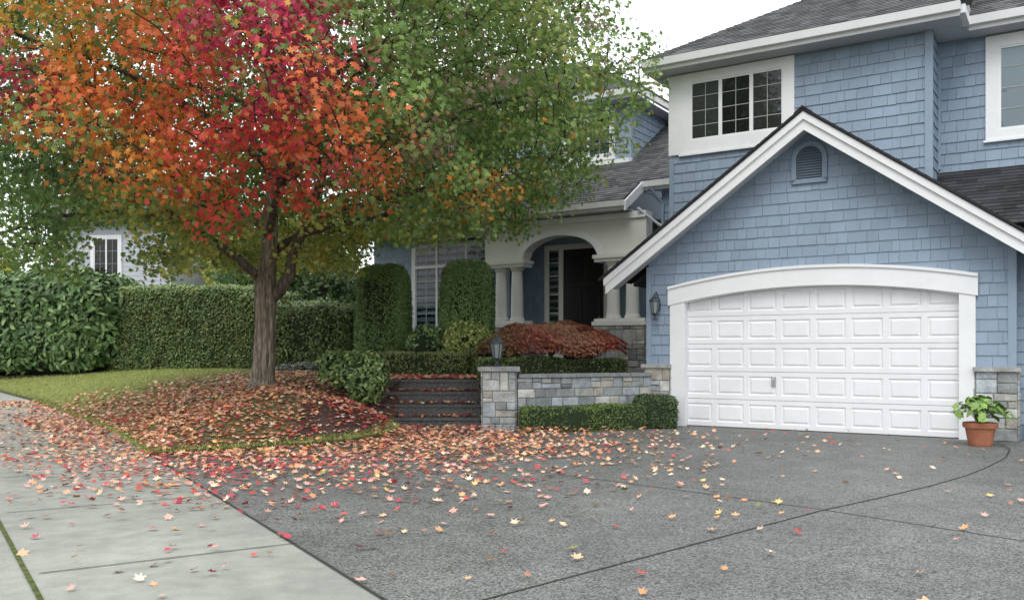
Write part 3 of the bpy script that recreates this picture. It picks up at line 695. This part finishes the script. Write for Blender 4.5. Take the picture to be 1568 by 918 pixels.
zeff=cand[:,2]+np.where(side<0,-side*.8,-side*.15)
R=np.interp(zeff,[2.5,3.0,3.8,4.8,6.2,8,10,11.6],[1.6,3.4,4.9,5.8,6.3,5.9,4.2,1.2])
R=np.where(cand[:,2]>8,np.interp(cand[:,2],[8,10,11.6],[5.9,4.2,1.2]),R)
ang=np.arctan2(cand[:,1],cand[:,0]); R=R*(1+.08*np.sin(3*ang+cand[:,2]*1.3)+.06*np.sin(7*ang+cand[:,2]*2.1))
R=np.where(cand[:,0]>3,R*.93,R)
rr=np.hypot(cand[:,0],cand[:,1])/R
wpos=cand+np.array([cx,cy,0])
tt=np.clip((16.5-wpos[:,1])/6,0,1); gx=-4.5+1.55*tt; gap=(wpos[:,1]<17)&(np.abs(wpos[:,0]-gx)<.5-.18*tt)&(wpos[:,2]<4.9-1.2*tt)
low=((wpos[:,0]>-3.4)&(wpos[:,2]<1.6+np.interp(wpos[:,0],[-2.5,-.8],[.112,.13])*wpos[:,1]))|((wpos[:,0]<=-3.4)&(wpos[:,0]>-6)&(wpos[:,2]<1.55+.085*wpos[:,1]))|((wpos[:,0]<=-6)&(wpos[:,2]<1.6+.09*wpos[:,1])&(sn(wpos,1.3,1)<.35))
low|=(wpos[:,0]<-5)&(np.abs(wpos[:,0]/wpos[:,1]+.45)<.04)&(wpos[:,2]<1.5+.145*wpos[:,1])
ok=(rr<1)&(rng.random(NN_)<np.clip(.06+rr**2.2,0,1))&(sn(cand,.9)>np.where(cand[:,0]>0,-1.0,-.78))&~gap&~low
CL=wpos[ok]
keep=[]; grid={}
for i,p in enumerate(CL):
    kx=tuple((p//.5).astype(int)); good=True
    for dx in (-1,0,1):
        for dy in (-1,0,1):
            for dz in (-1,0,1):
                for q in grid.get((kx[0]+dx,kx[1]+dy,kx[2]+dz),()):
                    if np.sum((CL[q]-p)**2)<.45**2: good=False
    if good: grid.setdefault(kx,[]).append(i); keep.append(i)
CL=CL[keep]
LP=np.array([p for l in limbs for p in l[3:]]+tp[7:])
nodes=list(LP)
order=np.argsort([np.linalg.norm(LP-p,axis=1).min() for p in CL])
for oi in order:                                   # twigs grow out of limbs and of earlier twigs
    p=CL[oi]; NA=np.array(nodes); dv=NA-p
    d=np.linalg.norm(dv,axis=1)+np.maximum(0,dv[:,2])*.8; q=NA[np.argmin(d)]
    m1=q*.6+p*.4+np.array([0,0,.06])+rng.normal(0,.05,3); m2=q*.25+p*.75+np.array([0,0,.05])+rng.normal(0,.04,3)
    mb.tube([q,m1,m2,p],[.013,.010,.007,.004],4,(.09,.075,.06)); nodes.append(p); nodes.append(m1)
mb.obj('trunk_and_limbs',M['bark'],tree,smooth=True)
per=80; NC=len(CL); n=NC*per
idx=np.repeat(np.arange(NC),per)
off=rng.normal(size=(n,3)); off=off/np.linalg.norm(off,axis=1,keepdims=True)*(rng.random((n,1))**.45)*np.array([.5,.5,.36])
rad=rng.uniform(.75,1.3,NC)[idx][:,None]
C=CL[idx]+off*rad; C[:,2]-=.12*(np.hypot(off[:,0],off[:,1]))
keep=sn(C,4.5,2)>-.65; C=C[keep];idx=idx[keep]; n=len(C)
out=nrm(C-np.array([cx,cy,5.5]))
NR=out*.55+np.array([0,0,.45])+rng.normal(0,.55,size=(n,3))
GREEN=np.array([.23,.36,.10]);OLIVE=np.array([.36,.40,.12]);YEL=np.array([.74,.54,.10]);ORG=np.array([.84,.34,.07]);RED=np.array([.76,.10,.08]);CRIM=np.array([.58,.055,.13]);BRN=np.array([.40,.27,.21]);DGR=np.array([.14,.25,.085]);ROR=np.array([.84,.22,.08]);YGR=np.array([.50,.50,.11])
PAL=[GREEN,OLIVE,DGR,YEL,ORG,RED,CRIM,BRN,ROR,YGR]
blobs=[(-3.7,11.3,3.9,1.0,.85,5,1.6),(-3.3,11.6,4.4,.95,.6,6,1.4),(-3.05,11.6,5.6,.8,1.1,6,2.0),(-3.5,12,6.6,1.0,1,6,.8),(-6.5,12.6,4.8,.75,.45,6,2.2),(-2.5,12.2,4.4,.95,.65,8,2.0),
 (-3.8,11.4,3.25,.8,.45,5,2.2),(-5.1,11.9,4.3,1.0,.8,4,1.4),(-5.2,12,4.6,.9,.6,8,1.0),(-5.9,12.2,5.9,1.2,.7,3,.7),(-5.6,12.2,5.7,1.2,.7,4,.8),(-4.4,11.6,5.4,.9,.9,8,1.2),(-4.5,12,6.6,1.3,.8,4,.7),
 (-7.6,12.5,6.1,.9,.5,3,.5),(-3.4,18.0,3.2,2.2,.6,9,1.2),(-1.0,12,5.9,.8,.7,7,.5),(.2,12.5,5.2,.6,.4,7,.6),(-1.3,12.4,4.4,.5,.35,7,.7),(-5.5,14.0,4.2,1.4,.5,4,.4),(1.5,14.5,6.5,.7,.9,7,.4),(-.3,14,4.1,.8,.4,4,.35),
 (-5,16,5.5,2.2,1.8,4,.15),(-5,15,3.6,2.4,.7,9,.5),(-1.8,12.6,3.6,.7,.4,4,.3),
 (-7.5,12.6,3.9,1.1,.9,2,2.2),(-9,15.5,4.8,1.3,1.5,0,1.5),(-6.2,13,3.0,1.6,.55,0,1.0),(-2.4,12.8,3.1,1.2,.5,0,1.3),(-1.4,11.8,5.6,.7,1.0,0,.8)]
def pick(P,sharp=1.6):
    Wt=np.zeros((len(P),len(PAL))); nz=np.clip(.5+.9*sn(P,1.1),0,1)
    Wt[:,0]=.40; Wt[:,1]=.28*nz; Wt[:,2]=.22*(1-nz)+.3*(P[:,0]<-7.2); Wt[:,3]=.02; Wt[:,4]=.03;Wt[:,7]=.015;Wt[:,9]=.05
    for (bx,by,bz,rx,rz,c,w) in blobs:
        Wt[:,c]+=w*np.exp(-((P[:,0]-bx)**2/rx**2+(P[:,1]-by)**2/(rx*1.9)**2+(P[:,2]-bz)**2/(rz)**2))
    Wt=Wt**sharp; Wt/=Wt.sum(1,keepdims=True); cs=Wt.cumsum(1); return (rng.random((len(P),1))>cs).sum(1).clip(0,len(PAL)-1)
PA=np.array(PAL)
kc=pick(CL,2.4)[idx]; kl=pick(C,1.5); use=rng.random(n)<.66
col=PA[np.where(use,kc,kl)]
c2=PA[kl]; col=.75*col+.25*c2
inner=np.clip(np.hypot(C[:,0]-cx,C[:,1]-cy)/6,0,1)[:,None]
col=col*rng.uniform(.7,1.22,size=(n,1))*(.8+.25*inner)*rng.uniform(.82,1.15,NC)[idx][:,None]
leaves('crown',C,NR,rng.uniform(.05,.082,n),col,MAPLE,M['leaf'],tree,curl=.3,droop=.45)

# ------------------------------------------------------------------ fallen leaves
def litter():
    pts=[]
    def put(P,z): pts.append(np.c_[P,z])
    n=62000; P=np.c_[rng.uniform(-13,0,n),rng.uniform(11.5,23,n)]; ins=inside(P,LAWN); P=P[ins]
    d=np.hypot((P[:,0]+4.8)*.85,P[:,1]-14.6); pr=np.clip(1.25-d/5.6,0,1)*np.clip(.8+.5*sn(np.c_[P,P[:,0]*0],2),.25,1)
    P=P[rng.random(len(P))<pr]; put(P,hgt(P)+.01)
    n=170000; P=np.c_[rng.uniform(-12,9,n),rng.uniform(3.5,20,n)]; P=P[~inside(P,LAWN)&~((P[:,0]>-2.5)&(P[:,1]>15.3))]
    d,_=dist(P,DE); d2,_=dist(P,SR[4:8]); d=np.minimum(d,d2*1.15+.05)
    side=P[:,0]-np.interp(-P[:,1],[-p[1] for p in SR[::-1]],[p[0] for p in SR[::-1]])
    pr=.36*np.exp(-(d/1.8)**2)+.22*np.exp(-(d/3.4)**2)+.04*np.exp(-(d/5)**2)+.0034
    pr*=np.clip(.85+.6*sn(np.c_[P,P[:,0]*0],1.3),.25,1.4)
    pr=np.where(side<-1.3,pr*.5,pr)
    P=P[(rng.random(len(P))<pr)&(side>-2.0)]; put(P,ez(P[:,1])+.012)
    n=4200; P=np.c_[rng.uniform(-2.2,3.0,n),rng.uniform(10.0,15.2,n)]; P=P[rng.random(n)<.6*np.exp(-np.abs(P[:,1]-13.2)/1.5)*np.clip(1-(P[:,0]-.6)/2.8,.1,1)]; put(P,np.full(len(P),.012))
    for k in range(4):
        n=110; P=np.c_[rng.uniform(-2.4,-.6,n),15.62+.31*k+.31-np.abs(rng.normal(0,.07,n))-.01]; put(P,np.full(n,.215*(k+1)+.015))
    n=250; P=np.c_[rng.uniform(-2.4,-.6,n),rng.uniform(16.95,18.1,n)]; put(P,np.full(n,.88))
    return np.vstack(pts)
C=litter(); C=C[~((C[:,0]>-.62)&(C[:,1]>15.15))]; n=len(C); C[:,2]+=rng.uniform(.004,.03,n)
pal=np.array([[.80,.36,.16],[.84,.48,.28],[.58,.09,.07],[.50,.06,.10],[.86,.66,.46],[.78,.40,.32],[.38,.17,.12],[.84,.54,.19],[.28,.27,.09]])
col=pal[rng.choice(len(pal),n,p=[.21,.20,.10,.05,.16,.19,.04,.03,.02])]
red=(C[:,1]<11.5)&(C[:,0]<-.6)|((C[:,0]>-3)&(C[:,2]>.1)); mk=red&(rng.random(n)<.45); col[mk]=pal[rng.choice([2,3,5],mk.sum())]
NR=np.c_[rng.normal(0,.3,n),rng.normal(0,.3,n),np.ones(n)]
leaves('fallen_leaves',C,NR,rng.uniform(.034,.064,n),col*rng.uniform(.75,1.15,size=(n,1)),MAPLE,M['litter'],curl=-.25)

n=90000; P=np.c_[rng.uniform(-16,-2.0,n),rng.uniform(11.6,26,n)]; P=P[inside(P,LAWN)]; P=P[(P[:,0]<-3.4)|(rng.random(len(P))<.12)]
d,_=dist(P,OPEN); den=np.clip((-5.5-P[:,0])/3,.06,1); den=np.where(d<.14,1,den); P=P[rng.random(len(P))<den]
ex=[]
for a,b in zip(OPEN[3:-1],OPEN[4:]):
    a=np.array(a);b=np.array(b);m_=int(np.linalg.norm(b-a)*360); t=rng.random((m_,1)); nn=np.array([-(b-a)[1],(b-a)[0]]);nn=nn/np.linalg.norm(nn)
    ex.append(a+t*(b-a)+nn*rng.normal(0.03,.045,size=(m_,1)))
P=np.vstack([P]+ex); n=len(P)
z=hgt(P); GC=np.array([.31,.37,.10])*rng.uniform(.6,1.3,size=(n,1)); mk=rng.random(n)<.25; GC[mk]=[.42,.39,.15]
BL_=[(-.12,0),(.12,0),(.05,.6),(0,1)]
leaves('grass_blades',np.c_[P,z-.005],np.c_[rng.normal(0,1,n),rng.normal(0,1,n),rng.normal(0,.15,n)],rng.uniform(.03,.06,n),GC,BL_,M['hleaf'],curl=.3,droop=-1.5)

# ------------------------------------------------------------------ background
def clumpmass(name,blobs,leaf,base,per,alt=None):
    Cs=[];co=[]
    for (x,y,z,r,rz) in blobs:
        q=rng.normal(size=(per,3)); q=q/np.linalg.norm(q,axis=1,keepdims=True)*rng.uniform(.7,1.0,size=(per,1)); P=np.array([x,y,z])+q*np.array([r,r,rz]); P+=.18*r*sn(P,1.3/r*2)[:,None]*q; Cs.append(P)
        b=np.array(base if alt is None or rng.random()<.6 else alt); co.append(b*rng.uniform(.7,1.2)*rng.uniform(.6,1.4,size=(per,1)))
    C=np.vstack(Cs); n=len(C); e=empty(name)
    leaves('foliage',C,rng.normal(size=(n,3))+[0,-.3,.5],leaf*rng.uniform(.6,1.3,n),np.vstack(co),OVAL,M['leaf'],e)
    m=MB()
    for (x,y,z,r,rz) in blobs:
        if z-rz<4: m.tube([(x,y,.5),(x,y,z)],[.15,.08],6,(.08,.07,.06))
    if m.v: m.obj('trunks',M['bark'],e)
bl=[]
for i in range(26):
    x=rng.uniform(-34,-20.8); y=rng.uniform(33,37); z=rng.uniform(2.5,5.3); bl.append((x,y,z,rng.uniform(1.2,1.9),rng.uniform(1.0,1.6)))
for i in range(14):
    x=rng.uniform(-13.2,-8); y=rng.uniform(38,44); z=rng.uniform(2.5,7.3); bl.append((x,y,z,rng.uniform(1.4,2.2),rng.uniform(1.2,2.0)))
clumpmass('background_trees',bl,.13,(.46,.48,.11),750,(.24,.32,.10))
bl=[]
for i in range(20):
    x=rng.uniform(-10,-4.5); y=rng.uniform(28,32); z=rng.uniform(1.5,4.8); bl.append((x,y,z,rng.uniform(1.0,1.7),rng.uniform(1.0,1.8)))
clumpmass('dark_shrubbery',bl,.10,(.11,.17,.06),900,(.07,.12,.045))
nh=empty('neighbor_house',(-19.5,38,0),-.1); mb=MB()
mb.box(-.2,5,0,8,.3,7.2,(.5,.53,.56))
for k in range(34): mb.box(-.22,5.02,-.02,-.001,.4+k*.2,.4+k*.2+.185,(.50,.53,.56))
mb.obj('walls',M['white'],nh)
mb=MB(); mb.prism_x([(-.6,7.0),(4,9.6),(8.6,7.0),(8.6,6.85),(4,9.45),(-.6,6.85)],-.8,5.6,(.1,.1,.1)); mb.obj('roof',M['roof'],nh)
fr=MB();gl=MB();inn=MB()
window(F(-.02),1.6,2.7,4.6,6.2,(1,1),(2,3),.15,.15); window(F(-.02),1.6,2.7,1.2,3.2,(1,1),(2,3),.15,.15)
fr.obj('window_frames',M['white'],nh);gl.obj('window_glass',M['glass'],nh);inn.obj('window_interior',M['dark'],nh)

# ------------------------------------------------------------------ light, world, camera
SE=math.radians(48); AZ=math.radians(200)
w=bpy.data.worlds.new('World'); scene.world=w; w.use_nodes=True; nt=w.node_tree; nt.nodes.clear(); L=nt.links.new
o=N(nt,'ShaderNodeOutputWorld'); bg=N(nt,'ShaderNodeBackground'); sky=N(nt,'ShaderNodeTexSky'); sky.sky_type='NISHITA'; sky.sun_disc=False
sky.sun_elevation=SE; sky.sun_rotation=AZ; sky.dust_density=3
mx=N(nt,'ShaderNodeMix',data_type='RGBA'); mx.inputs[0].default_value=.88; mx.inputs[7].default_value=(12.0,12.35,12.7,1)
L(sky.outputs[0],mx.inputs[6]); L(mx.outputs[2],bg.inputs[0]); bg.inputs[1].default_value=.15; L(bg.outputs[0],o.inputs[0])
sl=bpy.data.lights.new('sun','SUN'); sl.energy=1.3; sl.angle=math.radians(28); sl.color=(1,.985,.96)
so=bpy.data.objects.new('sun',sl); scene.collection.objects.link(so)
d=Vector((math.sin(AZ)*math.cos(SE),math.cos(AZ)*math.cos(SE),math.sin(SE))); so.rotation_euler=d.to_track_quat('Z','Y').to_euler()
cam=bpy.data.cameras.new('camera'); co=bpy.data.objects.new('camera',cam); scene.collection.objects.link(co)
cam.lens=31.0; cam.sensor_width=36; cam.shift_y=.0497; cam.clip_end=4000; cam.clip_start=.05
co.location=(0,0,1.4); co.rotation_euler=(math.radians(90),0,0); scene.camera=co
